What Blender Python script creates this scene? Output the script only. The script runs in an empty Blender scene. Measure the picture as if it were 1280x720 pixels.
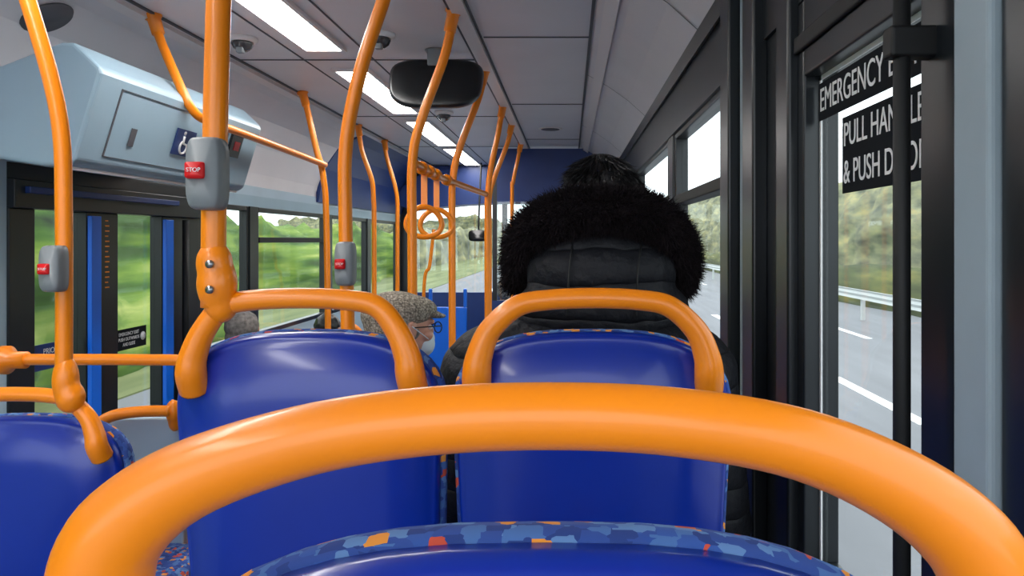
import bpy, bmesh, math, random
from mathutils import Vector, Matrix, noise
random.seed(7)
sc=bpy.context.scene
COL=sc.collection
F=950.0
def P(px,py,Y): return Vector(((px-712)/F*Y, Y, (300-py)/F*Y))

# ---------------------------------------------------------------- materials
def srgb(r,g,b):
    def c(v):
        v/=255.0
        return v/12.92 if v<=0.04045 else ((v+0.055)/1.055)**2.4
    return (c(r),c(g),c(b),1)
def mat(name,col,rough=0.5,metal=0,coat=0,nscale=0,namp=0.0,bump=0,bscale=40,spec=0.5,sheen=0,stretch=(1,1,1)):
    m=bpy.data.materials.new(name); m.use_nodes=True
    nt=m.node_tree; b=nt.nodes['Principled BSDF']
    b.inputs['Base Color'].default_value=col
    b.inputs['Roughness'].default_value=rough
    b.inputs['Metallic'].default_value=metal
    b.inputs['Coat Weight'].default_value=coat
    b.inputs['Coat Roughness'].default_value=0.12
    b.inputs['Specular IOR Level'].default_value=spec
    b.inputs['Sheen Weight'].default_value=sheen
    tc=nt.nodes.new('ShaderNodeTexCoord'); mp=nt.nodes.new('ShaderNodeMapping')
    mp.inputs['Scale'].default_value=stretch
    nt.links.new(tc.outputs['Object'],mp.inputs['Vector'])
    if nscale:
        n=nt.nodes.new('ShaderNodeTexNoise'); n.inputs['Scale'].default_value=nscale; n.inputs['Detail'].default_value=4
        nt.links.new(mp.outputs[0],n.inputs['Vector'])
        r=nt.nodes.new('ShaderNodeValToRGB')
        r.color_ramp.elements[0].position=0.3; r.color_ramp.elements[1].position=0.7
        r.color_ramp.elements[0].color=tuple(max(0,c*(1-namp)) for c in col[:3])+(1,)
        r.color_ramp.elements[1].color=tuple(min(1,c*(1+namp)) for c in col[:3])+(1,)
        nt.links.new(n.outputs['Fac'],r.inputs[0]); nt.links.new(r.outputs[0],b.inputs['Base Color'])
    if bump:
        n2=nt.nodes.new('ShaderNodeTexNoise'); n2.inputs['Scale'].default_value=bscale; n2.inputs['Detail'].default_value=3
        nt.links.new(mp.outputs[0],n2.inputs['Vector'])
        bp=nt.nodes.new('ShaderNodeBump'); bp.inputs['Strength'].default_value=bump; bp.inputs['Distance'].default_value=0.01
        nt.links.new(n2.outputs['Fac'],bp.inputs['Height']); nt.links.new(bp.outputs[0],b.inputs['Normal'])
    return m
def emis(name,col,s):
    m=bpy.data.materials.new(name); m.use_nodes=True; b=m.node_tree.nodes['Principled BSDF']
    b.inputs['Base Color'].default_value=col
    b.inputs['Emission Color'].default_value=col; b.inputs['Emission Strength'].default_value=s
    return m
def ramp_noise(name,scale,stretch,stops,rough=0.9,detail=5,constant=False,vor=False,bump=0):
    m=bpy.data.materials.new(name); m.use_nodes=True; nt=m.node_tree; b=nt.nodes['Principled BSDF']
    b.inputs['Roughness'].default_value=rough
    tc=nt.nodes.new('ShaderNodeTexCoord'); mp=nt.nodes.new('ShaderNodeMapping'); mp.inputs['Scale'].default_value=stretch
    nt.links.new(tc.outputs['Object'],mp.inputs['Vector'])
    if vor:
        n=nt.nodes.new('ShaderNodeTexVoronoi'); n.inputs['Scale'].default_value=scale
        n.distance='CHEBYCHEV'
        sep=nt.nodes.new('ShaderNodeSeparateColor'); nt.links.new(n.outputs['Color'],sep.inputs[0]); out=sep.outputs[0]
    else:
        n=nt.nodes.new('ShaderNodeTexNoise'); n.inputs['Scale'].default_value=scale; n.inputs['Detail'].default_value=detail; out=n.outputs['Fac']
    nt.links.new(mp.outputs[0],n.inputs['Vector'])
    r=nt.nodes.new('ShaderNodeValToRGB')
    if constant: r.color_ramp.interpolation='CONSTANT'
    els=r.color_ramp.elements
    els[0].position=stops[0][0]; els[0].color=stops[0][1]
    els[1].position=stops[1][0]; els[1].color=stops[1][1]
    for p,c in stops[2:]:
        e=els.new(p); e.color=c
    nt.links.new(out,r.inputs[0]); nt.links.new(r.outputs[0],b.inputs['Base Color'])
    if bump:
        bp=nt.nodes.new('ShaderNodeBump'); bp.inputs['Strength'].default_value=bump
        nt.links.new(n.outputs[0],bp.inputs['Height']); nt.links.new(bp.outputs[0],b.inputs['Normal'])
    return m

M={}
M['orange']=mat('orange_paint',srgb(250,138,4),0.36,coat=0.25,nscale=6,namp=0.05,bump=0.03,bscale=60)
M['blue']=mat('blue_plastic',srgb(2,42,152),0.30,coat=0.3,nscale=5,namp=0.08,bump=0.02,bscale=25)
M['bluetrim']=mat('blue_paint',srgb(10,105,225),0.35)
M['navy']=mat('navy_panel',srgb(26,54,116),0.4,nscale=4,namp=0.1)
M['ceil']=mat('ceiling_panel',srgb(226,223,227),0.38,nscale=2.5,namp=0.04,bump=0.02,bscale=8)
M['seam']=mat('seam_dark',srgb(84,84,90),0.6)
M['trim']=mat('trim_grey',srgb(232,226,226),0.35)
M['black']=mat('black_frame',srgb(21,26,31),0.32,nscale=8,namp=0.2)
M['rubber']=mat('black_rubber',srgb(11,12,14),0.6)
M['pale']=mat('pale_blue_panel',srgb(170,192,206),0.4,nscale=3,namp=0.05)
M['pale2']=mat('pale_blue_housing',srgb(148,174,190),0.38,nscale=4,namp=0.05)
M['gpill']=mat('grey_pillar',srgb(150,166,176),0.5,nscale=10,namp=0.06)
M['grey']=mat('button_grey',srgb(128,134,138),0.45)
M['red']=mat('button_red',srgb(215,22,28),0.35)
M['white']=mat('white_plastic',srgb(242,242,242),0.4)
M['cctv']=mat('camera_dome',srgb(60,62,66),0.12,coat=0.6)
M['darkpl']=mat('dark_plastic',srgb(20,22,24),0.35,coat=0.1)
M['vinyl']=mat('black_vinyl',srgb(34,36,40),0.9,spec=0.05)
M['metal']=mat('steel',srgb(170,172,175),0.3,metal=1)
M['floor']=mat('floor_vinyl',srgb(84,90,98),0.6,nscale=120,namp=0.4)
M['lightp']=emis('light_diffuser',(1,0.98,0.95,1),20.0)
M['fabric']=ramp_noise('seat_moquette',92,(1,1,1),[(0,srgb(44,74,148)),(0.28,srgb(70,108,170)),(0.45,srgb(34,60,128)),(0.60,srgb(92,130,184)),(0.72,srgb(48,84,160)),(0.84,srgb(228,146,56)),(0.91,srgb(196,76,56)),(0.955,srgb(40,74,150))],0.95,constant=True,vor=True)
M['jacket']=mat('puffer_nylon',srgb(24,25,31),0.62,spec=0.3)
def quilt(m,period=.062):
    nt=m.node_tree; b=nt.nodes['Principled BSDF']; N=nt.nodes.new
    tc=N('ShaderNodeTexCoord'); sp=N('ShaderNodeSeparateXYZ'); nt.links.new(tc.outputs['Object'],sp.inputs[0])
    no=N('ShaderNodeTexNoise'); no.inputs['Scale'].default_value=9; nt.links.new(tc.outputs['Object'],no.inputs['Vector'])
    x2=N('ShaderNodeMath'); x2.operation='MULTIPLY_ADD'; nt.links.new(no.outputs['Fac'],x2.inputs[0]); x2.inputs[1].default_value=.035; nt.links.new(sp.outputs['Z'],x2.inputs[2])
    mu=N('ShaderNodeMath'); mu.operation='MULTIPLY'; mu.inputs[1].default_value=math.pi/period; nt.links.new(x2.outputs[0],mu.inputs[0])
    si=N('ShaderNodeMath'); si.operation='SINE'; nt.links.new(mu.outputs[0],si.inputs[0])
    ab=N('ShaderNodeMath'); ab.operation='ABSOLUTE'; nt.links.new(si.outputs[0],ab.inputs[0])
    pw=N('ShaderNodeMath'); pw.operation='POWER'; pw.inputs[1].default_value=.45; nt.links.new(ab.outputs[0],pw.inputs[0])
    n2=N('ShaderNodeTexNoise'); n2.inputs['Scale'].default_value=38; n2.inputs['Detail'].default_value=4; nt.links.new(tc.outputs['Object'],n2.inputs['Vector'])
    ad=N('ShaderNodeMath'); ad.operation='MULTIPLY_ADD'; nt.links.new(n2.outputs['Fac'],ad.inputs[0]); ad.inputs[1].default_value=.9; nt.links.new(pw.outputs[0],ad.inputs[2])
    bp=N('ShaderNodeBump'); bp.inputs['Strength'].default_value=.9; bp.inputs['Distance'].default_value=.010
    nt.links.new(ad.outputs[0],bp.inputs['Height']); nt.links.new(bp.outputs[0],b.inputs['Normal'])
quilt(M['jacket'])
M['fur']=mat('black_fur',srgb(29,23,26),0.8,spec=0.15,nscale=25,namp=.35)
M['hair']=mat('black_hair',srgb(13,10,12),0.38)
M['ghair']=mat('grey_hair',srgb(118,112,108),0.7,nscale=60,namp=0.4)
M['skin']=mat('skin',srgb(205,150,128),0.5,nscale=20,namp=0.06)
M['coat']=mat('dark_coat',srgb(38,40,46),0.8,nscale=20,namp=0.2)
M['trouser']=mat('trousers',srgb(30,32,42),0.85)
M['mask']=mat('face_mask',srgb(205,218,226),0.8)
M['tweed']=ramp_noise('tweed',150,(1,1,1),[(0.3,srgb(84,78,72)),(0.5,srgb(150,140,126)),(0.7,srgb(200,190,174))],0.95,detail=2)
def add_check(m):
    nt=m.node_tree; b=nt.nodes['Principled BSDF']; src=b.inputs['Base Color'].links[0].from_socket
    tc=nt.nodes.new('ShaderNodeTexCoord'); ck=nt.nodes.new('ShaderNodeTexBrick')
    ck.inputs['Scale'].default_value=30; ck.inputs['Color1'].default_value=(1,1,1,1); ck.inputs['Color2'].default_value=(.78,.75,.73,1); ck.inputs['Mortar'].default_value=(.34,.31,.28,1)
    ck.offset=0; ck.inputs['Brick Width'].default_value=.5; ck.inputs['Row Height'].default_value=.5; ck.inputs['Mortar Size'].default_value=.035
    mp=nt.nodes.new('ShaderNodeMapping'); mp.inputs['Rotation'].default_value=(1.57,0.3,0.0)
    nt.links.new(tc.outputs['Object'],mp.inputs[0]); nt.links.new(mp.outputs[0],ck.inputs['Vector'])
    mx=nt.nodes.new('ShaderNodeMix'); mx.data_type='RGBA'; mx.blend_type='MULTIPLY'; mx.inputs[0].default_value=0.6
    nt.links.new(src,mx.inputs[6]); nt.links.new(ck.outputs['Color'],mx.inputs[7]); nt.links.new(mx.outputs[2],b.inputs['Base Color'])
add_check(M['tweed'])
M['asphalt']=mat('asphalt',srgb(122,123,128),0.85,nscale=3,namp=0.12,stretch=(1,0.08,1))
M['paint']=mat('road_paint',srgb(240,240,240),0.7)
M['grass']=ramp_noise('grass',2,(1,0.1,1),[(0.3,srgb(92,104,62)),(0.7,srgb(132,138,92))])
M['galv']=mat('galvanised',srgb(190,194,194),0.6)
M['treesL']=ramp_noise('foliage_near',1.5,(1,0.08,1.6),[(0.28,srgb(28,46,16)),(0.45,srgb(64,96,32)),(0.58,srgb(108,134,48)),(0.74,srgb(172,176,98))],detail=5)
M['treesR']=ramp_noise('foliage_hazed',1.6,(1,0.25,1),[(0.3,srgb(82,86,72)),(0.43,srgb(112,114,92)),(0.56,srgb(136,136,104)),(0.72,srgb(168,160,112))],detail=9)  # far foliage; haze is put into the colour by a muted, paler ramp
M['shrub']=ramp_noise('foliage_verge',2.2,(1,0.12,1),[(0.3,srgb(50,56,36)),(0.5,srgb(82,88,54)),(0.7,srgb(124,120,66))],detail=6)
def glass():
    m=bpy.data.materials.new('window_glass'); m.use_nodes=True; nt=m.node_tree
    for n in list(nt.nodes):
        if n.type!='OUTPUT_MATERIAL': nt.nodes.remove(n)
    o=nt.nodes['Material Output']; t=nt.nodes.new('ShaderNodeBsdfTransparent'); g=nt.nodes.new('ShaderNodeBsdfGlossy')
    t.inputs[0].default_value=(.93,.96,.95,1); g.inputs['Roughness'].default_value=0.02
    mx=nt.nodes.new('ShaderNodeMixShader'); mx.inputs[0].default_value=0.06
    nt.links.new(t.outputs[0],mx.inputs[1]); nt.links.new(g.outputs[0],mx.inputs[2]); nt.links.new(mx.outputs[0],o.inputs[0])
    return m
M['glass']=glass()

# ---------------------------------------------------------------- helpers
def empty(name):
    e=bpy.data.objects.new(name,None); COL.objects.link(e); e.empty_display_size=0.1; return e
def mo(name,verts,faces,m,parent=None,smooth=False,fm=None,bevel=0):
    me=bpy.data.meshes.new(name); me.from_pydata([tuple(v) for v in verts],[],faces); me.update()
    ms=m if isinstance(m,(list,tuple)) else [m]
    for k in ms: me.materials.append(M[k])
    if fm:
        for i,p in enumerate(me.polygons): p.material_index=fm[i]
    bm=bmesh.new(); bm.from_mesh(me); bmesh.ops.recalc_face_normals(bm,faces=bm.faces); bm.to_mesh(me); bm.free()
    if smooth:
        for p in me.polygons: p.use_smooth=True
    o=bpy.data.objects.new(name,me); COL.objects.link(o)
    if parent: o.parent=parent
    if bevel:
        b=o.modifiers.new('bev','BEVEL'); b.width=bevel; b.segments=3; b.limit_method='ANGLE'
    return o
BF=[(0,1,3,2),(4,6,7,5),(0,4,5,1),(2,3,7,6),(0,2,6,4),(1,5,7,3)]
def boxes(name,lst,parent=None,bevel=0):
    vs=[];fs=[];fm=[];ms=[]
    for b in lst:
        x0,x1,y0,y1,z0,z1,k=b
        if k not in ms: ms.append(k)
        n=len(vs)
        for x in (x0,x1):
            for y in (y0,y1):
                for z in (z0,z1): vs.append((x,y,z))
        for f in BF: fs.append(tuple(n+i for i in f)); fm.append(ms.index(k))
    return mo(name,vs,fs,ms,parent,False,fm,bevel)
def cr(pts,n=8,closed=False):
    out=[];N=len(pts)
    rng=N if closed else N-1
    for i in range(rng):
        g=lambda j: pts[j%N] if closed else pts[max(0,min(N-1,j))]
        p0,p1,p2,p3=g(i-1),g(i),g(i+1),g(i+2)
        for k in range(n):
            t=k/n
            out.append(tuple(0.5*((2*b)+(-a+c)*t+(2*a-5*b+4*c-d)*t*t+(-a+3*b-3*c+d)*t**3) for a,b,c,d in zip(p0,p1,p2,p3)))
    if not closed: out.append(tuple(pts[-1]))
    return out
def sweep(name,pts,r,m,parent=None,n=8,seg=16,closed=False,flat=1.0):
    rr=r if isinstance(r,(list,tuple)) else [r]*len(pts)
    ex=[tuple(p)+(q,) for p,q in zip(pts,rr)]
    s=cr(ex,n,closed) if n>1 else ex
    vs=[];fs=[];N=len(s)
    pv=[Vector(q[:3]) for q in s]
    prev=None
    for i in range(N):
        if closed: t=(pv[(i+1)%N]-pv[i-1])
        else: t=pv[min(N-1,i+1)]-pv[max(0,i-1)]
        if t.length<1e-9: t=Vector((0,0,1))
        t.normalize()
        if prev is None:
            a=Vector((0,1,0)) if abs(t.y)<0.9 else Vector((1,0,0))
            u=(a-t*a.dot(t)).normalized()
        else:
            u=(prev-t*prev.dot(t)).normalized()
        prev=u; v=t.cross(u)
        for k in range(seg):
            th=2*math.pi*k/seg
            vs.append(pv[i]+(u*math.cos(th)+v*math.sin(th)*flat)*s[i][3])
    for i in range(N if closed else N-1):
        j=(i+1)%N
        for k in range(seg):
            l=(k+1)%seg
            fs.append((i*seg+k,i*seg+l,j*seg+l,j*seg+k))
    if not closed:
        fs.append(tuple(range(seg))); fs.append(tuple((N-1)*seg+k for k in range(seg)))
    return mo(name,vs,fs,m,parent,True)
def lathe(name,prof,c,axis,m,parent=None,seg=28):
    ax=Vector(axis).normalized(); a=Vector((1,0,0)) if abs(ax.x)<0.9 else Vector((0,1,0))
    u=(a-ax*a.dot(ax)).normalized(); v=ax.cross(u); c=Vector(c)
    vs=[];fs=[]
    for r,h in prof:
        for k in range(seg):
            th=2*math.pi*k/seg; vs.append(c+ax*h+(u*math.cos(th)+v*math.sin(th))*max(r,1e-4))
    for i in range(len(prof)-1):
        for k in range(seg):
            l=(k+1)%seg; fs.append((i*seg+k,i*seg+l,(i+1)*seg+l,(i+1)*seg+k))
    fs.append(tuple(range(seg))); fs.append(tuple((len(prof)-1)*seg+k for k in range(seg)))
    return mo(name,vs,fs,m,parent,True)
def extr(name,prof,y0,y1,m,parent=None,smooth=False):
    n=len(prof); vs=[(x,y0,z) for x,z in prof]+[(x,y1,z) for x,z in prof]
    fs=[(i,(i+1)%n,n+(i+1)%n,n+i) for i in range(n)]+[tuple(range(n)),tuple(range(2*n-1,n-1,-1))]
    return mo(name,vs,fs,m,parent,smooth)
def pillow(name,outline,centre,prof,back,fn,m,parent=None):
    rings=prof[::-1]; rings=rings+back
    n=len(outline); vs=[];fs=[]
    cx,cz=centre
    for s,yo in rings:
        for x,z in outline: vs.append(fn(cx+(x-cx)*s,yo,cz+(z-cz)*s))
    for i in range(len(rings)-1):
        for k in range(n):
            l=(k+1)%n; fs.append((i*n+k,i*n+l,(i+1)*n+l,(i+1)*n+k))
    a=len(vs); vs.append(fn(cx,rings[0][1],cz)); b=len(vs); vs.append(fn(cx,rings[-1][1],cz))
    R=len(rings)-1
    for k in range(n):
        l=(k+1)%n; fs.append((a,l,k)); fs.append((b,R*n+k,R*n+l))
    return mo(name,vs,fs,m,parent,True)
def text(name,s,loc,size,face,m,parent=None,align='CENTER',sx=1.0):
    cu=bpy.data.curves.new(name,'FONT'); cu.body=s; cu.size=size; cu.extrude=0.0004; cu.align_x=align; cu.align_y='CENTER'
    cu.materials.append(M[m]); o=bpy.data.objects.new(name,cu); COL.objects.link(o)
    cols={'R':((0,-1,0),(0,0,1),(-1,0,0)),'L':((0,1,0),(0,0,1),(1,0,0)),'B':((1,0,0),(0,0,1),(0,-1,0))}[face]
    R=Matrix(cols).transposed().to_4x4(); o.matrix_local=Matrix.Translation(Vector(loc))@R@Matrix.Diagonal((sx,1,1,1))
    if parent: o.parent=parent
    return o
def cap(a,b,ra,rb,n=7):
    a=Vector(a);b=Vector(b)
    return [(a.lerp(b,i/(n-1)),(ra+(rb-ra)*i/(n-1),)*3) for i in range(n)]
def blob(name,items,vox,m,parent=None,smooth=4,disp=0,dscale=0.1,xf=None):
    bm=bmesh.new()
    for it in items:
        c,r=it[0],it[1]
        R=it[2].to_4x4() if len(it)>2 else Matrix.Identity(4)
        mm=Matrix.Translation(Vector(c))@R@Matrix.Diagonal((r[0],r[1],r[2],1))
        if xf is not None: mm=xf@mm
        bmesh.ops.create_icosphere(bm,subdivisions=3,radius=1,matrix=mm)
    me=bpy.data.meshes.new(name); bm.to_mesh(me); bm.free(); me.materials.append(M[m])
    for p in me.polygons: p.use_smooth=True
    o=bpy.data.objects.new(name,me); COL.objects.link(o)
    if parent: o.parent=parent
    r=o.modifiers.new('r','REMESH'); r.mode='VOXEL'; r.voxel_size=vox; r.use_smooth_shade=True
    if smooth:
        s=o.modifiers.new('s','SMOOTH'); s.iterations=smooth; s.factor=0.5
    if disp:
        t=bpy.data.textures.new(name+'_t','CLOUDS'); t.noise_scale=dscale
        d=o.modifiers.new('d','DISPLACE'); d.texture=t; d.strength=disp; d.mid_level=0.5
    return o
def strands(name,samples,L,w,m,parent=None,down=0.3,jit=0.5):
    vs=[];fs=[]
    for p,nr in samples:
        d=(nr+Vector((random.gauss(0,1),random.gauss(0,1),random.gauss(0,1)))*jit*0.5+Vector((0,0,-down))).normalized()
        l=L*random.uniform(0.5,1.15)
        s=d.cross(Vector((random.gauss(0,1),random.gauss(0,1),random.gauss(0,1)))).normalized()*w
        bend=Vector((random.gauss(0,1),random.gauss(0,1),random.gauss(0,1)-0.6))*l*0.15
        mid=p+d*l*0.55+bend*0.3; tip=p+d*l+bend
        n=len(vs); vs+= [p-s,p+s,mid-s*.8,mid+s*.8,tip]
        fs+= [(n,n+1,n+3,n+2),(n+2,n+3,n+4)]
    me=bpy.data.meshes.new(name); me.from_pydata([tuple(v) for v in vs],[],fs); me.materials.append(M[m])
    o=bpy.data.objects.new(name,me); COL.objects.link(o)
    if parent:o.parent=parent
    return o

XR=0.42; XL=-2.0; ZC=0.85; YF=9.0; YB=-1.3
# ---------------------------------------------------------------- shell
inner=[(0.44,0.58),(0.40,0.63),(0.30,0.72),(0.20,0.79),(0.094,ZC),(-1.56,ZC),(-1.70,0.81),(-1.83,0.72),(-1.93,0.58),(-1.99,0.42),(-2.02,0.28)]
prof=inner+[(-2.10,0.28),(-2.08,0.7),(-1.8,0.92),(-1.5,1.0),(0.1,1.0),(0.35,0.9),(0.52,0.7),(0.52,0.58)]
extr('ceiling',prof,YB,YF+0.1,'ceil')
e=empty('ceiling_trim')
L=[]
for X in (0.086,-1.555): L.append((X-0.006,X+0.006,YB,YF-.1,ZC-0.008,ZC,'seam'))
L.append((-0.43,-0.375,YB,YF-.3,ZC-0.022,ZC,'trim'))
L.append((-0.372,-0.366,YB,YF-.3,ZC-0.010,ZC,'seam'))
L.append((-0.445,-0.433,YB,YF-.3,ZC-0.010,ZC,'seam'))
L.append((-1.66,-1.575,YB,YF-1,ZC-0.022,ZC,'trim'))
for Y in (1.8,3.18,4.75,6.4,7.7):
    L.append((-0.36,0.09,Y-0.004,Y+0.004,ZC-0.004,ZC,'seam'))
for Y in (2.0,3.58,5.22,6.9): 
    L.append((-1.55,-0.45,Y-0.004,Y+0.004,ZC-0.004,ZC,'seam'))
for X in (-1.25,-0.92): L.append((X-0.003,X+0.003,YB,YF-.2,ZC-0.004,ZC,'seam'))
boxes('trim_strips',L,e)
extr('trim_cove_rail',[(0.13,0.826),(0.17,0.80),(0.165,0.79),(0.12,0.815)],YB,YF-.3,'trim',e)
extr('trim_cove_edge',[(0.40,0.640),(0.415,0.600),(0.395,0.59),(0.385,0.635)],YB,YF-.3,'black',e)
for Y in (2.3,3.9,5.6,7.2):
    vs=[];pts=[(0.40,0.63),(0.30,0.72),(0.20,0.79),(0.094,ZC)]
    for x,z in pts:
        for y in (Y-0.004,Y+0.004):
            vs.append((x-0.002,y,z-0.003))
    mo('cove_seam',vs,[(i*2,i*2+1,i*2+3,i*2+2) for i in range(3)],'seam',e)
extr('trim_navy_cove',[(-1.60,0.835),(-1.72,0.785),(-1.84,0.70),(-1.93,0.56),(-1.985,0.30),(-2.0,0.30),(-2.0,0.7),(-1.7,0.84)],6.0,YF-.02,'navy',e)

for y0,y1 in ((-0.9,0.2),(0.5,1.75),(2.05,3.36),(3.78,5.02),(5.4,6.75),(7.0,8.5)):
    l=empty('ceiling_light')
    X=-1.085
    boxes('frame',[(X-.095,X-.078,y0-.02,y1+.02,ZC-.015,ZC,'trim'),(X+.078,X+.095,y0-.02,y1+.02,ZC-.015,ZC,'trim'),
        (X-.078,X+.078,y0-.02,y0,ZC-.015,ZC,'trim'),(X-.078,X+.078,y1,y1+.02,ZC-.015,ZC,'trim')],l)
    boxes('diffuser',[(X-.078,X+.078,y0,y1,ZC-.010,ZC-.002,'lightp')],l)

boxes('floor',[(XL-.05,XR+.1,2.5,YF,-1.75,-1.65,'floor'),(XL-.05,-0.66,YB,2.5,-1.55,-1.44,'floor'),(-0.66,XR+.1,1.62,2.5,-1.55,-1.44,'floor'),
    (-0.66,XR+.1,YB,1.62,-1.55,-1.2,'floor')])

# right wall ---------------------------------------------------
T=XR+0.05
W=[(XR,T,YB,YF,-1.75,-0.72,'gpill'),(XR,T,YB,0.30,-0.72,-.55,'gpill'),(XR,T,1.34,YF,-0.72,-.56,'gpill'),
   (XR-.012,T,YB,YF,0.42,0.60,'black')]
boxes('wall_right',W)
def window(n,x0,x1,y0,y1,z0,z1,mid=None,fw=0.03,bar=0.018):
    w=empty('window_%d'%n)
    L=[(x0,x1,y0,y0+fw,z0,z1,'black'),(x0,x1,y1-fw,y1,z0,z1,'black'),(x0,x1,y0+fw,y1-fw,z0,z0+fw,'black'),(x0,x1,y0+fw,y1-fw,z1-fw,z1,'black')]
    if mid is not None:
        L.append((x0-.006,x1+.006,y0+fw,y1-fw,mid-bar,mid+bar,'rubber'))
    boxes('frame',L,w,0.004)
    xm=(x0+x1)/2
    boxes('glass',[(xm-.002,xm+.002,y0+fw,y1-fw,z0+fw,z1-fw,'glass')],w)
    return w
k=1
window(k,XR,T,1.93,3.04,-.56,.43,0.157); k+=1
window(k,XR,T,3.20,4.75,-.56,.43,0.157); k+=1
window(k,XR,T,4.90,6.4,-.56,.43,0.157); k+=1
window(k,XR,T,6.55,8.8,-.56,.43,None); k+=1
window(k,XR,T,-1.2,0.58,-.55,.43,None); k+=1
pl=empty('trim_pillars')
boxes('pillars',[(XR-.008,T,3.04,3.20,-.56,.43,'black'),(XR-.008,T,4.75,4.90,-.56,.43,'black'),(XR-.008,T,6.4,6.55,-.56,.43,'black'),(XR-.008,T,8.8,YF,-.56,.43,'black'),
   (XR-.004,T,1.34,1.93,-.9,.43,'black'),
   (XR-.035,XR,1.60,1.70,-1.2,.62,'black'),(XR-.020,XR,1.72,1.79,-1.2,.62,'gpill'),(XR-.045,XR-.004,1.80,1.90,-1.2,.66,'black'),
   (XR-.030,XR,1.36,1.44,-1.2,.50,'black'),
   (XR-.01,T,.58,.725,-1.2,.60,'black'),(XR-.02,T,.725,.795,-1.2,.64,'gpill')],pl,0.006)
d=empty('door_1')
y0,y1=.80,1.345
boxes('frame',[(XR-.012,T,y0,.885,-1.18,.42,'black'),(XR-.012,T,1.325,y1+.015,-1.18,.42,'black'),(XR-.012,T,.885,1.325,.285,.42,'black'),
   (XR-.012,T,.885,1.325,-.62,-.562,'black'),(XR,T-.01,.885,1.325,-1.18,-.62,'gpill'),
   (XR-.02,XR-.012,.89,1.36,.33,.36,'rubber')],d,0.005)
boxes('glass',[(XR+.018,XR+.022,.885,1.325,-.562,.285,'glass')],d)
boxes('dotted_border',[(XR+.016,XR+.018,1.317,1.325,-.562,.285,'white'),(XR+.016,XR+.018,.885,1.325,.277,.285,'white')],d)
sweep('grab_bar',[Vector((.375,.858,-1.0)),Vector((.375,.858,.75))],.0095,'rubber',d,n=1)
boxes('grab_bar_clamp',[(.358,.42,.845,.872,.205,.240,'rubber')],d,0.004)
boxes('grab_bar_foot',[(.358,.42,.845,.872,-.95,-.92,'rubber')],d,0.004)
s=empty('emergency_exit_sign')
XS=XR+.010
boxes('panel_upper',[(XS,XS+.001,.888,1.312,.204,.268,'vinyl')],s)
boxes('panel_lower',[(XS,XS+.001,.888,1.198,.073,.192,'vinyl')],s)
text('text_1','EMERGENCY EXIT',(XS-.001,1.303,.236),.056,'R','white',s,'LEFT',.83)
text('text_2','PULL HANDLE',(XS-.001,1.190,.162),.052,'R','white',s,'LEFT',.82)
text('text_3','& PUSH DOOR',(XS-.001,1.190,.104),.052,'R','white',s,'LEFT',.82)

# left wall ----------------------------------------------------
TL=XL-.05
boxes('wall_left',[(TL,XL,YB,2.7,-1.75,-.72,'pale'),(TL,XL,4.1,YF,-1.75,-.62,'pale'),(TL,XL,YB,YF,.28,.34,'pale'),(TL,XL,2.42,2.7,-.72,.28,'pale'),
    (TL,XL,4.1,YF,.21,.28,'pale2')])
window(k,TL,XL,-1.2,0.6,-.72,.28); k+=1  # this window and the next are out of view, put in for daylight
window(k,TL,XL,0.7,2.42,-.72,.28); k+=1
window(k,TL,XL,4.13,4.74,-.62,.21,None); k+=1
window(k,TL,XL,4.86,6.25,-.62,.21,0.0); k+=1
window(k,TL,XL,6.38,7.5,-.62,.21,None); k+=1
window(k,TL,XL,7.62,8.85,-.62,.21,None); k+=1
boxes('trim_left_pillars',[(TL,XL+.008,a,b,-.62,.21,'black') for a,b in ((4.08,4.13),(4.74,4.86),(6.25,6.38),(7.5,7.62),(8.85,YF))]+[(TL,XL+.008,.6,.7,-.72,.28,'black')])
d=empty('door_2')
boxes('frame',[(TL,XL+.03,2.70,4.08,.115,.22,'black'),(TL,XL+.0,2.70,4.08,.22,.28,'black'),(TL,XL+.01,2.70,2.83,-.84,.115,'black'),(TL,XL+.01,3.13,3.35,-.84,.115,'black'),
  (TL,XL+.01,3.71,4.08,-.84,.115,'black'),(TL,XL+.01,2.83,3.13,-.90,-.80,'black'),(TL,XL+.01,3.35,3.71,-.90,-.80,'black'),(TL,XL,2.7,4.1,-1.75,-.84,'pale')],d,0.004)
boxes('blue_edges',[(XL+.01,XL+.03,3.135,3.20,-.84,.10,'bluetrim'),(XL+.01,XL+.03,3.715,3.785,-.84,.10,'bluetrim'),(XL+.01,XL+.05,2.75,3.80,.17,.195,'navy')],d,.003)
boxes('glass',[(TL+.02,TL+.024,2.83,3.13,-.8,.115,'glass'),(TL+.02,TL+.024,3.35,3.71,-.8,.115,'glass')],d)
sweep('door_bar',[Vector((XL+.05,3.86,.10)),Vector((XL+.05,3.86,-.8))],.016,'rubber',d,n=1)
boxes('height_marks',[(XL+.010,XL+.012,3.255,3.275+(.008 if i%3 else 0),.08-i*.022,.085-i*.022,'orange') for i in range(14)],d)
s=empty('door_label')
boxes('panel',[(TL+.026,TL+.028,3.39,3.63,-.50,-.405,'vinyl')],s,0)
text('t1','EMERGENCY EXIT',(TL+.030,3.485,-.428),.022,'L','white',s,sx=.9)
text('t2','PUSH OUTWARDS',(TL+.030,3.485,-.452),.022,'L','white',s,sx=.9)
text('t3','AND SLIDE',(TL+.030,3.485,-.476),.022,'L','white',s,sx=.9)
lathe('dot',[(0,0),(.02,0),(.02,.002)],(TL+.028,3.60,-.452),(1,0,0),'white',s)
s=empty('wheelchair_notice')
boxes('panel',[(TL+.026,TL+.028,2.87,3.08,-.50,-.40,'navy')],s,0)
text('t1','PRIORITY',(TL+.030,2.98,-.43),.03,'L','white',s)
text('t2','SPACE',(TL+.030,2.98,-.47),.03,'L','white',s)

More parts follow.
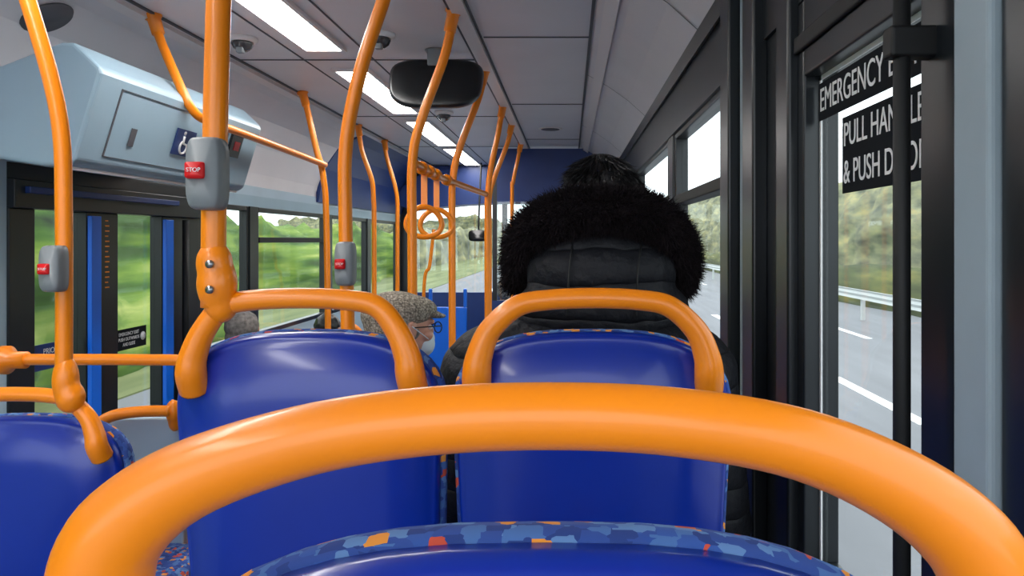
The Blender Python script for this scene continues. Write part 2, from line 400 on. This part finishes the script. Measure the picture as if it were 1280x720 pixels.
# overhead housing left
h=empty('overhead_equipment_housing')
hp=[(-1.99,.29),(-1.6,.225),(-1.52,.225),(-1.498,.240),(-1.418,.505),(-1.422,.525),(-1.50,.600),(-1.54,.600),(-1.72,.53),(-1.93,.49)]
o=extr('body',hp,2.30,3.5,'pale2',h)
b=o.modifiers.new('b','BEVEL'); b.width=.012; b.segments=3
def face(u,v,off=0.002):
    a=Vector((-1.498,0,.240)); t=Vector((-1.418,0,.505)); q=a.lerp(t,v); n=Vector((.265,0,-.08)).normalized()
    return Vector((q.x,u,q.z))+n*off
def fquad(nm,u0,u1,v0,v1,m,off=.003,th=.002):
    vs=[face(u,v,o) for o in (off-th,off+.001) for u in (u0,u1) for v in (v0,v1)]
    return mo(nm,vs,BF,m,h)
for a in (((2.42,3.20,.90,.91)),((2.42,3.20,.10,.11)),((2.42,2.426,.10,.9)),((3.195,3.20,.10,.9))): fquad('panel_line',*a,'seam',off=.002)
fquad('slot',2.53,2.56,.28,.50,'seam'); fquad('sticker',2.80,2.94,.30,.66,'navy',off=.004)
fquad('display',3.22,3.32,.45,.85,'darkpl',off=.012,th=.01); fquad('display_red',3.25,3.30,.56,.70,'red',off=.014)
def fcirc(nm,uc,vc,r,m,w=.004,off=.007,a0=0,a1=2*math.pi):
    pts=[face(uc+math.cos(a0+(a1-a0)*i/14)*r, vc+math.sin(a0+(a1-a0)*i/14)*r/.277,off) for i in range(15)]
    return sweep(nm,pts,w,m,h,n=1,seg=6)
fcirc('wheel',2.865,.42,.024,'white',a0=2.2,a1=6.6)
sweep('figure',[face(2.855,.57,.007),face(2.858,.47,.007),face(2.885,.46,.007),face(2.90,.36,.007)],.0045,'white',h,n=1,seg=6)
lathe('head_dot',[(0,0),(.008,0),(.008,.002)],face(2.855,.61,.006),(1,0,-.3),'white',h,seg=10)
sweep('lower_rail',[Vector((-1.53,2.32,.222)),Vector((-1.53,3.48,.222))],.006,'trim',h,n=1)

# front of bus -------------------------------------------------
boxes('wall_front',[(XL,XR+.05,YF,YF+.06,-1.75,-.62,'navy'),(XL,XR+.05,YF,YF+.06,.50,ZC+.05,'navy'),(XL,XL+.12,YF,YF+.06,-.62,.5,'black'),
  (XR-.06,XR+.05,YF,YF+.06,-.62,.5,'black'),(-.80,-.74,YF,YF+.06,-.62,.5,'black')])
w=empty('window_%d'%k); k+=1
boxes('windscreen_glass',[(XL+.12,-.80,YF+.02,YF+.024,-.62,.5,'glass'),(-.74,XR-.06,YF+.02,YF+.024,-.62,.5,'glass')],w)
extr('trim_front_header',[(XL+.02,.42),(-1.8,.34),(-1.2,.40),(-.8,.42),(0.0,.42),(XR-.02,.36),(XR-.02,.62),(.1,.84),(-1.55,.84),(XL+.1,.6)],8.6,8.98,'navy')
boxes('destination_display',[(-.50,-.30,8.5,8.60,.52,.62,'darkpl'),(-.47,-.38,8.49,8.5,.55,.60,'orange')],None)
boxes('dashboard',[(-.62,XR-.04,8.45,8.95,-1.5,-.72,'darkpl')],None,.03)
d=empty('driver_cab_partition')
boxes('panel',[(-.70,XR-.03,6.9,6.94,-1.64,-.55,'navy'),(-.70,-.66,6.94,8.3,-1.64,-.6,'navy')],d)
boxes('posts',[(-.70,-.66,6.9,6.94,-.55,.83,'black'),(XR-.08,XR-.04,6.9,6.94,-.55,.83,'black'),(-.66,XR-.08,6.9,6.94,.35,.83,'navy')],d)
boxes('screen',[(-.66,XR-.08,6.915,6.92,-.55,.35,'glass')],d)
boxes('luggage_rack_partition',[(-1.30,-.95,7.0,7.05,-1.64,-.62,'bluetrim'),(-1.30,-1.27,7.0,7.05,-.62,-.45,'bluetrim'),(-.98,-.95,7.0,7.05,-.62,-.45,'bluetrim')],None,.01)
m=empty('rear_view_mirror')
pillow('mirror_housing',[(.1*math.copysign(abs(math.cos(a))**.5,math.cos(a)),.06*math.copysign(abs(math.sin(a))**.5,math.sin(a))) for a in [i*math.pi/12 for i in range(24)]],(0,0),[(1,0),(.9,-.01),(0,-.012)],[(.9,.03),(0,.035)],lambda x,y,z:Vector((x-.965,8.0+y,z+.045)),'darkpl',m)
sweep('mirror_arm',[Vector((-.965,8.05,.05)),Vector((-.965,8.1,.3)),Vector((-.965,8.3,.84))],.01,'rubber',m)

# seats --------------------------------------------------------
def outline(W,zt,zb,h=.13,n=2.7,taper=.015):
    pts=[]; N=22
    for i in range(N+1):
        t=math.pi*i/N; c=math.cos(t); s_=math.sin(t)
        pts.append((W*math.copysign(abs(c)**(2/n),c), zt-h+h*abs(s_)**(2/n)))
    H=zt-h-zb
    for f in (.25,.5,.75,.93): pts.append((-W+taper*f,zt-h-H*f))
    pts.append((-W+taper+.03,zb)); pts.append((W-taper-.03,zb))
    for f in (.93,.75,.5,.25): pts.append((W-taper*f,zt-h-H*f))
    return pts
def seat(cx,y,zt,floor,W=.205,handle=None,hr=.0155,fabric_rise=.002,rec=.10,hw=.172):
    s=empty('bus_seat')
    zb=zt-.62
    fn=lambda x,yo,z: Vector((cx+x, y+yo+(zt-z)*rec, z))
    pillow('back_shell',outline(W,zt,zb),(0,zt-.28),[(1,0),(.985,-.010),(.965,-.014),(.945,-.014),(.92,-.024),(.6,-.036),(.3,-.040)],[(1.0,.012),(.9,.012)],fn,'blue',s)
    pillow('back_cushion',outline(W+.008,zt+fabric_rise,zb+.03),(0,zt-.28),[(.97,.010),(.6,.010)],[(.995,.014),(1.0,.028),(.985,.045),(.93,.055),(.6,.055),(.3,.05)],fn,'fabric',s)
    zc=zb+.13
    y0=y+.62*rec
    sq=[( (W+.0)*math.copysign(abs(math.cos(a))**.45,math.cos(a)), .21*math.copysign(abs(math.sin(a))**.45,math.sin(a))) for a in [i*math.pi/14 for i in range(28)]]
    vs=[];fs=[];R=[(.90,.0),(.985,.01),(1,.04),(1,.07),(.97,.09),(.85,.10),(.4,.105)]
    for sc_,zz in R:
        for a,b in sq: vs.append(Vector((cx+a*sc_, y0+.22+b*sc_, zc-.07+zz)))
    n=len(sq)
    for i in range(len(R)-1):
        for q in range(n): fs.append((i*n+q,i*n+(q+1)%n,(i+1)*n+(q+1)%n,(i+1)*n+q))
    fs.append(tuple(range(n))); fs.append(tuple((len(R)-1)*n+q for q in range(n)))
    mo('seat_cushion',vs,fs,'fabric',s,True)
    boxes('seat_pan',[(cx-W+.02,cx+W-.02,y0+.0,y0+.40,zc-.10,zc-.065,'blue')],s,.01)
    boxes('pedestal',[(cx-.03,cx+.03,y0+.12,y0+.26,floor,zc-.10,'darkpl'),(cx-.12,cx+.12,y0+.08,y0+.32,floor,floor+.012,'darkpl')],s,.004)
    if handle is None:
        handle=[(-hw-.004,-.085,.022),(-hw-.002,-.058,.022),(-hw+.002,-.032,.020),(-hw+.018,.006,.0175),(-.115,.041,.0162),(-.07,.051,.0155),(0,.054,.0155),
                (.07,.051,.0155),(.115,.041,.0162),(hw-.018,.006,.0175),(hw-.002,-.032,.020),(hw+.002,-.058,.022),(hw+.004,-.085,.022)]
    pts=[];rr=[]
    for i,(x,z,r) in enumerate(handle):
        yy=-.028 if z>-.055 else -.028+(-.055-z)*.55
        pts.append(Vector((cx+x,y+yy,zt+z))); rr.append(r)
    sweep('grab_handle',pts,rr,'orange',s,n=6,seg=24)
    return s
nh=[(-.206,-.085,.022),(-.2045,-.058,.022),(-.2055,-.026,.0222),(-.196,-.001,.0212),(-.166,.0215,.0182),(-.114,.0395,.0163),(-.060,.0485,.0155),(-.001,.0512,.0152),
    (.058,.0485,.0155),(.114,.0385,.0163),(.160,.0185,.018),(.190,-.005,.0205),(.203,-.030,.0218),(.207,-.058,.022),(.209,-.085,.022)]
seat(-.012,.375,-.154,-1.2,W=.207,fabric_rise=.003,handle=[(a+.003,b+.0225,c) for a,b,c in nh])
seat(.035,1.165,-.141,-1.2,W=.212,handle=None)
seat(-.403,1.165,-.141,-1.2,W=.203,hw=.162)
seat(.035,1.95,-.43,-1.44); seat(-.40,1.95,-.43,-1.44)
seat(.035,2.9,-.68,-1.65); seat(-.40,2.9,-.68,-1.65)
seat(-1.19,1.66,-.385,-1.44); seat(-1.64,1.66,-.385,-1.44)
seat(-1.765,4.05,-.70,-1.65); seat(-1.765,4.95,-.70,-1.65); seat(-1.765,5.85,-.70,-1.65)
for yy in (3.8,4.7,5.6): seat(.12,yy,-.70,-1.65)

# poles --------------------------------------------------------
def button(parent,c,w,hh,up=.14):
    x,y,z=c
    ol=[(w/2*math.copysign(abs(math.cos(a))**.35,math.cos(a)),hh/2*math.copysign(abs(math.sin(a))**.5,math.sin(a))) for a in [i*math.pi/14 for i in range(28)]]
    pillow('button_housing',ol,(0,0),[(1,0),(.97,-.01),(.88,-.016),(0,-.018)],[(1,.02),(.8,.024)],lambda a,b,c_:Vector((x+a,y+b,z+c_)),'grey',parent)
    ol2=[(w*.27*math.copysign(abs(math.cos(a))**.25,math.cos(a)),hh*.115*math.copysign(abs(math.sin(a))**.25,math.sin(a))) for a in [i*math.pi/14 for i in range(28)]]
    ox=-w*.14
    pillow('button_red',ol2,(0,0),[(1,-.016),(.95,-.023),(0,-.024)],[(1,-.005),(.8,-.003)],lambda a,b,c_:Vector((x+a+ox,y+b,z+hh*up+c_)),'red',parent)
    text('button_text','STOP',(x+ox,y-.0245,z+hh*up),w*.17,'B','white',parent)
def pole(pts,r=.0165,btn=None,fl=True,extra=None):
    p=empty('grab_pole'); v=[Vector(q) for q in pts]
    sweep('tube',v,r,'orange',p,n=8,seg=18)
    if fl: 
        t=v[0]; d_=(v[1]-v[0]).normalized()
        lathe('top_socket',[(.0,.0),(.032,.0),(.032,.012),(.024,.02),(.0225,.085),(.0,.09)],t,d_,'orange',p,seg=18)
    if btn: button(p,*btn)
    return p
q=pole([(-1.30,1.62,.85),(-1.21,1.62,.66),(-1.145,1.62,.48),(-1.088,1.62,.26),(-1.078,1.62,.05),(-1.078,1.62,-.30)],.0165,((-1.078,1.585,-.06),.042,.098,.0))
blob('clamp',[((-1.074,1.62,-.30),(.026,.026,.055)),((-1.064,1.62,-.335),(.030,.026,.035))],.006,'orange',q)
q=pole([(-.505,1.13,.85),(-.512,1.13,.60),(-.522,1.13,.35),(-.528,1.13,.10),(-.530,1.13,-.10)],.0175,((-.525,1.098,.096),.050,.106,.03))
blob('clamp',[((-.528,1.13,-.035),(.026,.025,.035)),((-.524,1.13,-.065),(.029,.027,.045)),((-.520,1.135,-.095),(.024,.024,.03))],.005,'orange',q)
for z in (-.035,-.072):
    lathe('bolt',[(.006,0),(.006,.004),(.0,.005)],(-.522,1.104,z),(0,-1,0),'metal',q,seg=10)
pole([(-.43,1.95,.85),(-.465,1.95,.66),(-.535,1.95,.44),(-.573,1.95,.25),(-.575,1.95,.05),(-.565,1.95,-.40),(-.565,1.95,-.5)],.0175,((-.566,1.915,-.06),.048,.112,.0))
pole([(-.425,2.80,.85),(-.46,2.80,.68),(-.54,2.80,.46),(-.578,2.80,.30),(-.58,2.80,.0),(-.575,2.80,-.72)],.0175)
pole([(-.415,3.75,.85),(-.45,3.75,.70),(-.54,3.75,.46),(-.575,3.75,.30),(-.58,3.75,.0),(-.575,3.75,-1.65)],.0175)
pole([(-.415,4.75,.85),(-.45,4.75,.65),(-.49,4.75,.46),(-.51,4.75,.30),(-.515,4.75,.0),(-.51,4.75,-1.65)],.0175)
pole([(-.415,5.5,.85),(-.45,5.5,.70),(-.54,5.5,.46),(-.58,5.5,.30),(-.58,5.5,.0),(-.58,5.5,-1.65)],.0175)
pole([(-.42,6.6,.85),(-.45,6.6,.70),(-.49,6.6,.50),(-.50,6.6,.30),(-.50,6.6,-1.65)],.0165)
q=pole([(-1.57,2.86,.85),(-1.53,2.84,.75),(-1.44,2.81,.57),(-1.40,2.82,.485),(-1.385,2.90,.455),(-1.385,3.2,.452),(-1.39,3.8,.44),(-1.40,4.35,.43)],.0165)
pole([(-1.53,4.35,.85),(-1.50,4.35,.74),(-1.45,4.35,.52),(-1.41,4.35,.36),(-1.39,4.35,0),(-1.37,4.35,-1.65)],.0175)
pole([(-1.56,5.6,.85),(-1.53,5.6,.66),(-1.46,5.6,.45),(-1.445,5.6,.30),(-1.44,5.6,0),(-1.44,5.6,-1.65)],.0175)
pole([(-1.56,6.4,.84),(-1.54,6.4,.70),(-1.47,6.4,.45),(-1.45,6.4,.30),(-1.45,6.4,0),(-1.45,6.4,-1.65)],.0175)
pole([(-1.27,7.1,.10),(-1.285,7.1,-.05),(-1.31,7.1,-.25),(-1.36,7.1,-.45),(-1.38,7.1,-1.65)],.016,fl=False)
q=pole([(-.575,2.80,.285),(-.58,3.3,.28),(-.575,3.75,.285),(-.52,4.75,.285)],.0165,fl=False)
for Y in (2.95,3.1,3.25,3.55): lathe('collar',[(.024,0),(.026,.01),(.026,.05),(.024,.06)],(-.578,Y,.282),(0,1,0),'orange',q,seg=16)
for Y in (3.02,3.30):
    s=empty('hanging_strap')
    boxes('strap',[(-.59,-.565,Y-.003,Y+.003,.13,.262,'orange')],s)
    pts=[Vector((-.578+.066*math.cos(a)*(1-.18*math.sin(a)),Y+.02*math.cos(a),.072+.060*math.sin(a))) for a in [i*2*math.pi/20 for i in range(20)]]
    sweep('loop',pts,.011,'orange',s,n=3,closed=True)
g=empty('guard_rail')
sweep('rail',[Vector((-2.0,2.14,-.338)),Vector((-1.12,2.14,-.338)),Vector((-1.075,2.14,-.36)),Vector((-1.06,2.14,-.42)),Vector((-1.06,2.14,-1.44))],.016,'orange',g,n=4)
lathe('wall_bracket',[(.0,0),(.04,0),(.04,.02),(.024,.03),(.024,.07),(0,.07)],(-1.60,2.14,-.338),(1,0,0),'orange',g)
boxes('panel',[(-1.99,-1.08,2.125,2.155,-1.44,-.50,'pale')],g,.004)
sweep('arch_handle',[Vector((-1.33,2.08,-.60)),Vector((-1.315,2.08,-.53)),Vector((-1.26,2.08,-.485)),Vector((-1.18,2.08,-.470)),Vector((-1.09,2.08,-.468))],.0155,'orange',g,n=6)
blob('bracket',[((-1.09,2.09,-.472),(.02,.02,.035)),((-1.09,2.10,-.50),(.018,.02,.03))],.006,'orange',g)

def dome(px,py):
    Y=ZC*F/(300-py); X=(px-712)/F*Y
    s=empty('cctv_camera')
    lathe('base',[(0,0),(.062,0),(.062,-.012),(.05,-.02),(0,-.02)],(X,Y,ZC),(0,0,1),'white',s)
    lathe('dome',[(.045,0),(.044,-.012),(.036,-.028),(.02,-.04),(0,-.044)],(X,Y,ZC-.018),(0,0,1),'cctv',s)
    boxes('lens_hood',[(X-.015,X+.015,Y-.035,Y-.005,ZC-.07,ZC-.045,'grey')],s,.006)
dome(303,47); dome(475,42); dome(555,140)
s=empty('ceiling_speaker')
lathe('grille',[(0,0),(.075,0),(.07,-.008),(0,-.010)],(-.147,5.8,ZC),(0,0,1),'seam',s)
lathe('ring',[(.09,0),(.09,-.006),(.074,-.006)],(-.147,5.8,ZC),(0,0,1),'trim',s)
s=empty('ceiling_speaker')
lathe('grille',[(0,0),(.085,0),(.08,.008),(0,.010)],(-1.775,2.58,.755),(.5,0,-.85),'seam',s)
s=empty('overhead_monitor')
ol=[(.205*math.copysign(abs(math.cos(a))**.55,math.cos(a))*(1.0+.10*math.sin(a)),.118*math.copysign(abs(math.sin(a))**.6,math.sin(a))) for a in [i*math.pi/18 for i in range(36)]]
pillow('housing',ol,(0,0),[(1,0),(.98,-.02),(.9,-.03),(.5,-.034)],[(1,.03),(.9,.07),(.5,.10)],lambda x,y,z:Vector((x-.59,3.35+y+z*.5,z+.69)),'darkpl',s)
boxes('mount',[(-.63,-.55,3.35,3.46,.77,ZC,'grey')],s,.01)
lathe('mount_plate',[(0,0),(.06,0),(.05,-.015),(0,-.015)],(-.59,3.41,ZC),(0,0,1),'metal',s)

# people -------------------------------------------------------
def hand(name,xf,parent,side):
    it=[((0,.045,0),(.038,.05,.016))]
    for i,(fx,l) in enumerate(((-.03,.062),(-.010,.072),(.010,.068),(.029,.052))):
        a=Vector((fx,.085,0)); b=a+Vector((0,l*.5,-.008)); c=b+Vector((0,l*.42,-.022))
        it+=cap(a,b,.0095,.0085,5)+cap(b,c,.0085,.0072,5)
    a=Vector((-.036*side,.02,0)); it+=cap(a,a+Vector((-.022*side,.035,-.008)),.012,.010,5)+cap(a+Vector((-.022*side,.035,-.008)),a+Vector((-.022*side,.065,-.018)),.010,.008,5)
    blob(name,it,.004,'skin',parent,2,xf=xf)
def body(p,x,y,zs,clothes,s=1.0,sh=.185,puff=0.0,floor=None,disp=0):
    xf=Matrix.Translation(Vector((x,y,zs)))@Matrix.Scale(s,4)
    u=[((0,0,.10),(.17,.13,.13)),((0,-.01,.22),(.155+puff,.115+puff,.14)),((0,-.015,.38),(.175+puff,.12+puff,.16)),((0,-.01,.48),(.14+puff,.10+puff*.5,.085))]
    u+=cap((0,-.01,.50),(0,.0,.60),.062,.05)
    for sd in (-1,1):
        S=(sd*sh,-.01,.475);E=(sd*(sh+.05),.04,.22);Wr=(sd*.10,.27,.17)
        u+=cap((sd*.06,-.01,.52),S,.06+puff*.3,.068+puff*.7)+cap(S,E,.066+puff,.05+puff,9)+cap(E,Wr,.05+puff,.036+puff*.5,9)
        h_=Matrix.Translation(Vector(Wr)+Vector((0,0,-.005)))@Matrix.Rotation(sd*.5,4,'Z')@Matrix.Rotation(-.3,4,'X')
        hand('hand_left' if sd<0 else 'hand_right',xf@h_,p,sd)
    blob('torso_and_arms',u,.011,clothes,p,5,xf=xf,disp=disp,dscale=.06)
    l=[((0,0,.09),(.16,.13,.09))]
    fz=(-.38 if floor is None else (floor-zs)/s+.09)
    for sd in (-1,1):
        l+=cap((sd*.09,0,.08),(sd*.11,.40,.08),.085,.06,10)+cap((sd*.11,.40,.08),(sd*.115,.43,fz),.058,.038,11)
    blob('legs',l,.012,'trouser',p,4,xf=xf)
    for sd in (-1,1):
        blob('shoe_left' if sd<0 else 'shoe_right',cap((sd*.115,.42,fz-.05),(sd*.12,.60,fz-.06),.042,.032),.008,'rubber',p,3,xf=xf)
def head(p,c,yaw,s=1.0,tilt=0):
    xf=Matrix.Translation(Vector(c))@Matrix.Rotation(yaw,4,'Z')@Matrix.Rotation(tilt,4,'X')@Matrix.Scale(s,4)
    it=[((0,-.01,.02),(.075,.092,.09)),((0,.012,-.03),(.062,.072,.075)),((0,.035,-.075),(.040,.045,.035)),
        ((0,.092,-.012),(.012,.018,.022)),((0,.085,-.001),(.010,.012,.03)),((0,.078,.022),(.055,.018,.012)),((0,.082,-.055),(.022,.012,.008)),((0,.075,-.045),(.03,.02,.02)),
        ((.045,.06,-.02),(.022,.022,.02)),((-.045,.06,-.02),(.022,.022,.02))]
    it+=cap((0,-.015,-.05),(0,-.02,-.15),.052,.055)
    for sd in (-1,1):
        it+=[((sd*.076,-.005,-.005),(.010,.018,.030)),((sd*.082,-.012,.008),(.008,.014,.018))]
    blob('head',it,.005,'skin',p,3,xf=xf)
    for sd in (-1,1):
        blob('eye_left' if sd<0 else 'eye_right',[((sd*.030,.078,.004),(.012,.010,.008))],.003,'white',p,1,xf=xf)
        blob('iris',[((sd*.030,.087,.004),(.005,.003,.005))],.0015,'rubber',p,0,xf=xf)
    return xf

# Woman in puffer jacket -----
w=empty('passenger_in_fur_hooded_jacket')
wx=.036
body(w,wx,1.43,-.79,'jacket',1.12,sh=.155,puff=.028,floor=-1.2,disp=.010)
xf=head(w,(wx+.022,1.50,.020),0.0)
hc=Vector((wx+.032,1.475,.060))
blob('hair',[(hc+Vector((0,0,0)),(.080,.095,.095)),(hc+Vector((.0,-.02,-.06)),(.088,.085,.08)),(hc+Vector((-.008,-.01,.058)),(.056,.055,.048)),(hc+Vector((.060,-.0,-.05)),(.04,.05,.05)),(hc+Vector((-.060,-.0,-.05)),(.04,.05,.05))],.006,'hair',w,2,disp=.012,dscale=.02)
sm=[]
for i in range(8000):
    v=Vector((random.gauss(0,1),random.gauss(0,1),random.gauss(0,1))).normalized()
    if v.y>.55: continue
    q=hc+Vector((v.x*.080,v.y*.095,v.z*.095)); sm.append((q,(v*.35+Vector((v.x*.6,0,-.9))).normalized()))
    if v.z>-.2:
        q=hc+Vector((-.008+v.x*.056,-.01+v.y*.055,.058+v.z*.048)); sm.append((q,(v*.2+Vector((v.x,-.2,-.6))).normalized()))
strands('hair_strands',sm,.026,.0008,'hair',w,down=.1,jit=.3)
def PW(px,py,Y=1.42): return P(px,py,Y)
hd=[(PW(752,342),(.142,.085,.095)),(PW(752,385),(.165,.085,.07)),(PW(752,305,1.46),(.115,.06,.055))]
blob('hood',hd,.006,'jacket',w,7,disp=.006,dscale=.05)
for px0 in (712,798):
    sweep('hood_seam',[PW(px0+6,292,1.385),PW(px0+2,318,1.345),PW(px0-1,345,1.331),PW(px0-2,370,1.334),PW(px0-3,395,1.34)],.0018,'rubber',w)
arch=[(646,358,1.50),(649,328,1.46),(660,296,1.42),(688,274,1.38),(720,264,1.355),(752,261,1.35),(786,264,1.355),(820,275,1.38),(844,304,1.42),(852,335,1.46),(848,362,1.50)]
ap=[P(a,b,c) for a,b,c in arch]; ar=[.018,.027,.035,.036,.034,.033,.034,.037,.037,.031,.020]
sweep('fur_trim',ap,ar,'fur',w,n=6,seg=16)
ex=cr([tuple(a)+(b,) for a,b in zip(ap,ar)],10)
sm=[]
for i in range(32000):
    k_=random.randrange(1,len(ex)-1); a=Vector(ex[k_][:3]); t=(Vector(ex[k_+1][:3])-Vector(ex[k_-1][:3])).normalized()
    v=Vector((random.gauss(0,1),random.gauss(0,1),random.gauss(0,1))); v=(v-t*v.dot(t)).normalized()
    sm.append((a+t*random.uniform(-.006,.006)+v*ex[k_][3]*.95,v))
strands('fur_hairs',sm,.021,.0008,'fur',w,down=.12,jit=.9)

# Man in tweed cap -----
m=empty('passenger_in_flat_cap')
H=P(503,409,2.36)
body(m,H.x+.0,2.32,H.z-.74,'coat',1.0,floor=-1.44)
yaw=-math.radians(52)
xf=head(m,H,yaw,1.0,tilt=-.08)
blob('hair',[((0,-.025,-.005),(.083,.085,.06))],.006,'ghair',m,2,xf=xf)
capi=[((0,-.022,.050),(.093,.108,.062)),((0,-.045,.035),(.091,.088,.065)),((0,.02,.058),(.080,.088,.045)),((0,-.055,.005),(.082,.066,.055))]
blob('flat_cap',capi,.006,'tweed',m,3,xf=xf)
blob('cap_peak',[((0,.100,.040),(.058,.040,.010)),((0,.075,.045),(.072,.045,.014))],.004,'tweed',m,2,xf=xf)
blob('face_mask',[((0,.066,-.050),(.058,.042,.045)),((0,.085,-.035),(.026,.028,.028))],.005,'mask',m,2,xf=xf)
for sd in (-1,1):
    q=[xf@Vector((sd*.033+.024*math.cos(a),.106,.004+.017*math.sin(a))) for a in [i*math.pi/6 for i in range(12)]]
    sweep('glasses_rim',q,.0018,'rubber',m,n=2,closed=True,seg=8)
    sweep('glasses_arm',[xf@Vector((sd*.057,.104,.010)),xf@Vector((sd*.080,.06,.010)),xf@Vector((sd*.086,-.005,.006))],.002,'rubber',m,seg=8)
    sweep('mask_loop',[xf@Vector((sd*.055,.07,-.035)),xf@Vector((sd*.08,.03,-.015)),xf@Vector((sd*.090,-.012,.01))],.0014,'mask',m,seg=6)
sweep('glasses_bridge',[xf@Vector((-.010,.108,.008)),xf@Vector((0,.110,.012)),xf@Vector((.010,.108,.008))],.0018,'rubber',m,seg=8)

def far(px,py,Y,hair,yaw,coat='coat',ds=.74):
    p=empty('seated_passenger'); c=P(px,py,Y)
    body(p,c.x,Y-.02,c.z-ds,coat,1.0,floor=-1.65,sh=.12)
    xf=head(p,c,yaw)
    blob('hair',[((0,-.022,.028),(.088,.095,.088)),((0,-.05,-.03),(.078,.055,.07))],.007,hair,p,3,xf=xf,disp=.01,dscale=.03)
far(303,413,4.12,'ghair',.2); far(411,412,5.3,'hair',-.2)
far(632,362,7.6,'ghair',0)

# outside ------------------------------------------------------
boxes('road',[(-5.5,30,-30,220,-2.05,-1.95,'asphalt')])
L=[]
for i in range(-2,22): L.append((3.68,3.84,8.0+i*9,10.8+i*9,-1.949,-1.944,'paint'))
for i in range(-2,22): L.append((5.84,5.98,-3+i*9+.0,-.2+i*9,-1.949,-1.944,'paint'))
L.append((-3.1,-2.95,-30,210,-1.949,-1.944,'paint'))
boxes('lane_marking',L)
g=empty('crash_barrier')
pr=[(7.0,-1.20),(7.03,-1.25),(7.0,-1.31),(7.03,-1.37),(7.0,-1.43),(7.04,-1.43),(7.07,-1.37),(7.04,-1.31),(7.07,-1.25),(7.04,-1.20)]
extr('beam',pr,-20,210,'galv',g)
boxes('posts',[(7.08,7.16,-20+i*3.2,-19.9+i*3.2,-1.948,-1.25,'galv') for i in range(72)],g)
boxes('verge_grass_ground',[(-60,-5.5,-30,260,-2.1,-1.93,'grass'),(30,120,-30,260,-2.1,-1.93,'grass')])
def bank(name,x,y0,y1,hf,m,dx,slope=.3,amp=1.2,zn=22,tn=1.0):
    vs=[];fs=[];NY=int((y1-y0)/dx);NZ=zn
    for i in range(NY+1):
        y=y0+i*(y1-y0)/NY; hh=hf(y)
        for j in range(NZ+1):
            z=-1.95+hh*j/NZ
            v=noise.noise(Vector((y*.22,z*.5,x)))*amp+noise.noise(Vector((y*.9,z*1.3,x+5)))*amp*.3
            top=(noise.noise(Vector((y*.35,3.1,x)))*.18+noise.noise(Vector((y*1.4,7.1,x)))*.10)*hh*j/NZ*tn
            vs.append((x+math.copysign(1,x)*(j/NZ)**2*slope*hh+v,y,z+top))
    n0=len(vs)
    for i in range(NY+1):
        vs.append((x+math.copysign(1,x)*(slope*hf(y0)+5),y0+i*(y1-y0)/NY,-1.95))
    for i in range(NY):
        for j in range(NZ):
            a=i*(NZ+1)+j; fs.append((a,a+1,a+NZ+2,a+NZ+1))
        a=i*(NZ+1)+NZ; fs.append((a,n0+i,n0+i+1,a+NZ+1))
    return mo(name,vs,fs,m,None,True)
bank('roadside_hedge',-6.5,-5,14,lambda y:5.0-max(0,(y-10.5))*.75,'treesL',.4)
bank('roadside_hedge',-9,14,45,lambda y:2.5,'treesL',.7,amp=.8)
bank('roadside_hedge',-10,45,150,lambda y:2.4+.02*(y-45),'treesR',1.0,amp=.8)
bank('roadside_hedge',8.6,-10,200,lambda y:1.15,'shrub',.8,slope=.5,amp=.35,zn=8)
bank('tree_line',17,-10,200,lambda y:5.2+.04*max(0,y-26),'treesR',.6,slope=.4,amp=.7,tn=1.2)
vs=[];fs=[]
for i in range(121):
    x=-90+i*1.6
    for j in range(11):
        hh=8.5+4*noise.noise(Vector((x*.08,1,0)))+2*noise.noise(Vector((x*.5,2,0)))
        vs.append((x,235+3*noise.noise(Vector((x*.3,j*.5,4))),-1.95+hh*j/10))
for i in range(120):
    for j in range(10): a=i*11+j; fs.append((a,a+1,a+12,a+11))
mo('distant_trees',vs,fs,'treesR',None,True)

# world --------------------------------------------------------
wd=bpy.data.worlds.new('overcast'); sc.world=wd; wd.use_nodes=True
nt=wd.node_tree; bg=nt.nodes['Background']
tc=nt.nodes.new('ShaderNodeTexCoord'); sp=nt.nodes.new('ShaderNodeSeparateXYZ'); rp=nt.nodes.new('ShaderNodeValToRGB')
nt.links.new(tc.outputs['Generated'],sp.inputs[0]); nt.links.new(sp.outputs['Z'],rp.inputs[0]); nt.links.new(rp.outputs[0],bg.inputs[0])
rp.color_ramp.elements[0].color=(.78,.84,.90,1); rp.color_ramp.elements[1].color=(.92,.96,1,1); rp.color_ramp.elements[1].position=.6
bg.inputs['Strength'].default_value=3.1
try:
    sc.view_settings.view_transform='Standard'
except Exception as ex_: print(ex_)

# camera -------------------------------------------------------
cd=bpy.data.cameras.new('camera'); cam=bpy.data.objects.new('camera',cd); COL.objects.link(cam)
cam.rotation_euler=(math.pi/2,0,0); cd.lens=F/1280*36; cd.sensor_width=36; cd.shift_x=-72/1280; cd.shift_y=-60/1280; cd.clip_start=.02; cd.clip_end=600
sc.camera=cam

bpy.context.view_layer.update()
LIFT=1.95
for o in list(COL.objects):
    if o.parent: continue
    if o.type=='EMPTY':
        ch=[c for c in COL.objects if c.parent==o]
        if ch:
            pts=[c.matrix_local@Vector(b) for c in ch for b in c.bound_box]
            lo=Vector([min(p[i] for p in pts) for i in range(3)]); hi=Vector([max(p[i] for p in pts) for i in range(3)])
            c0=(lo+hi)/2; c0.z=lo.z
            o.location=c0
            for c in ch: c.location=c.location-c0
    o.location.z+=LIFT
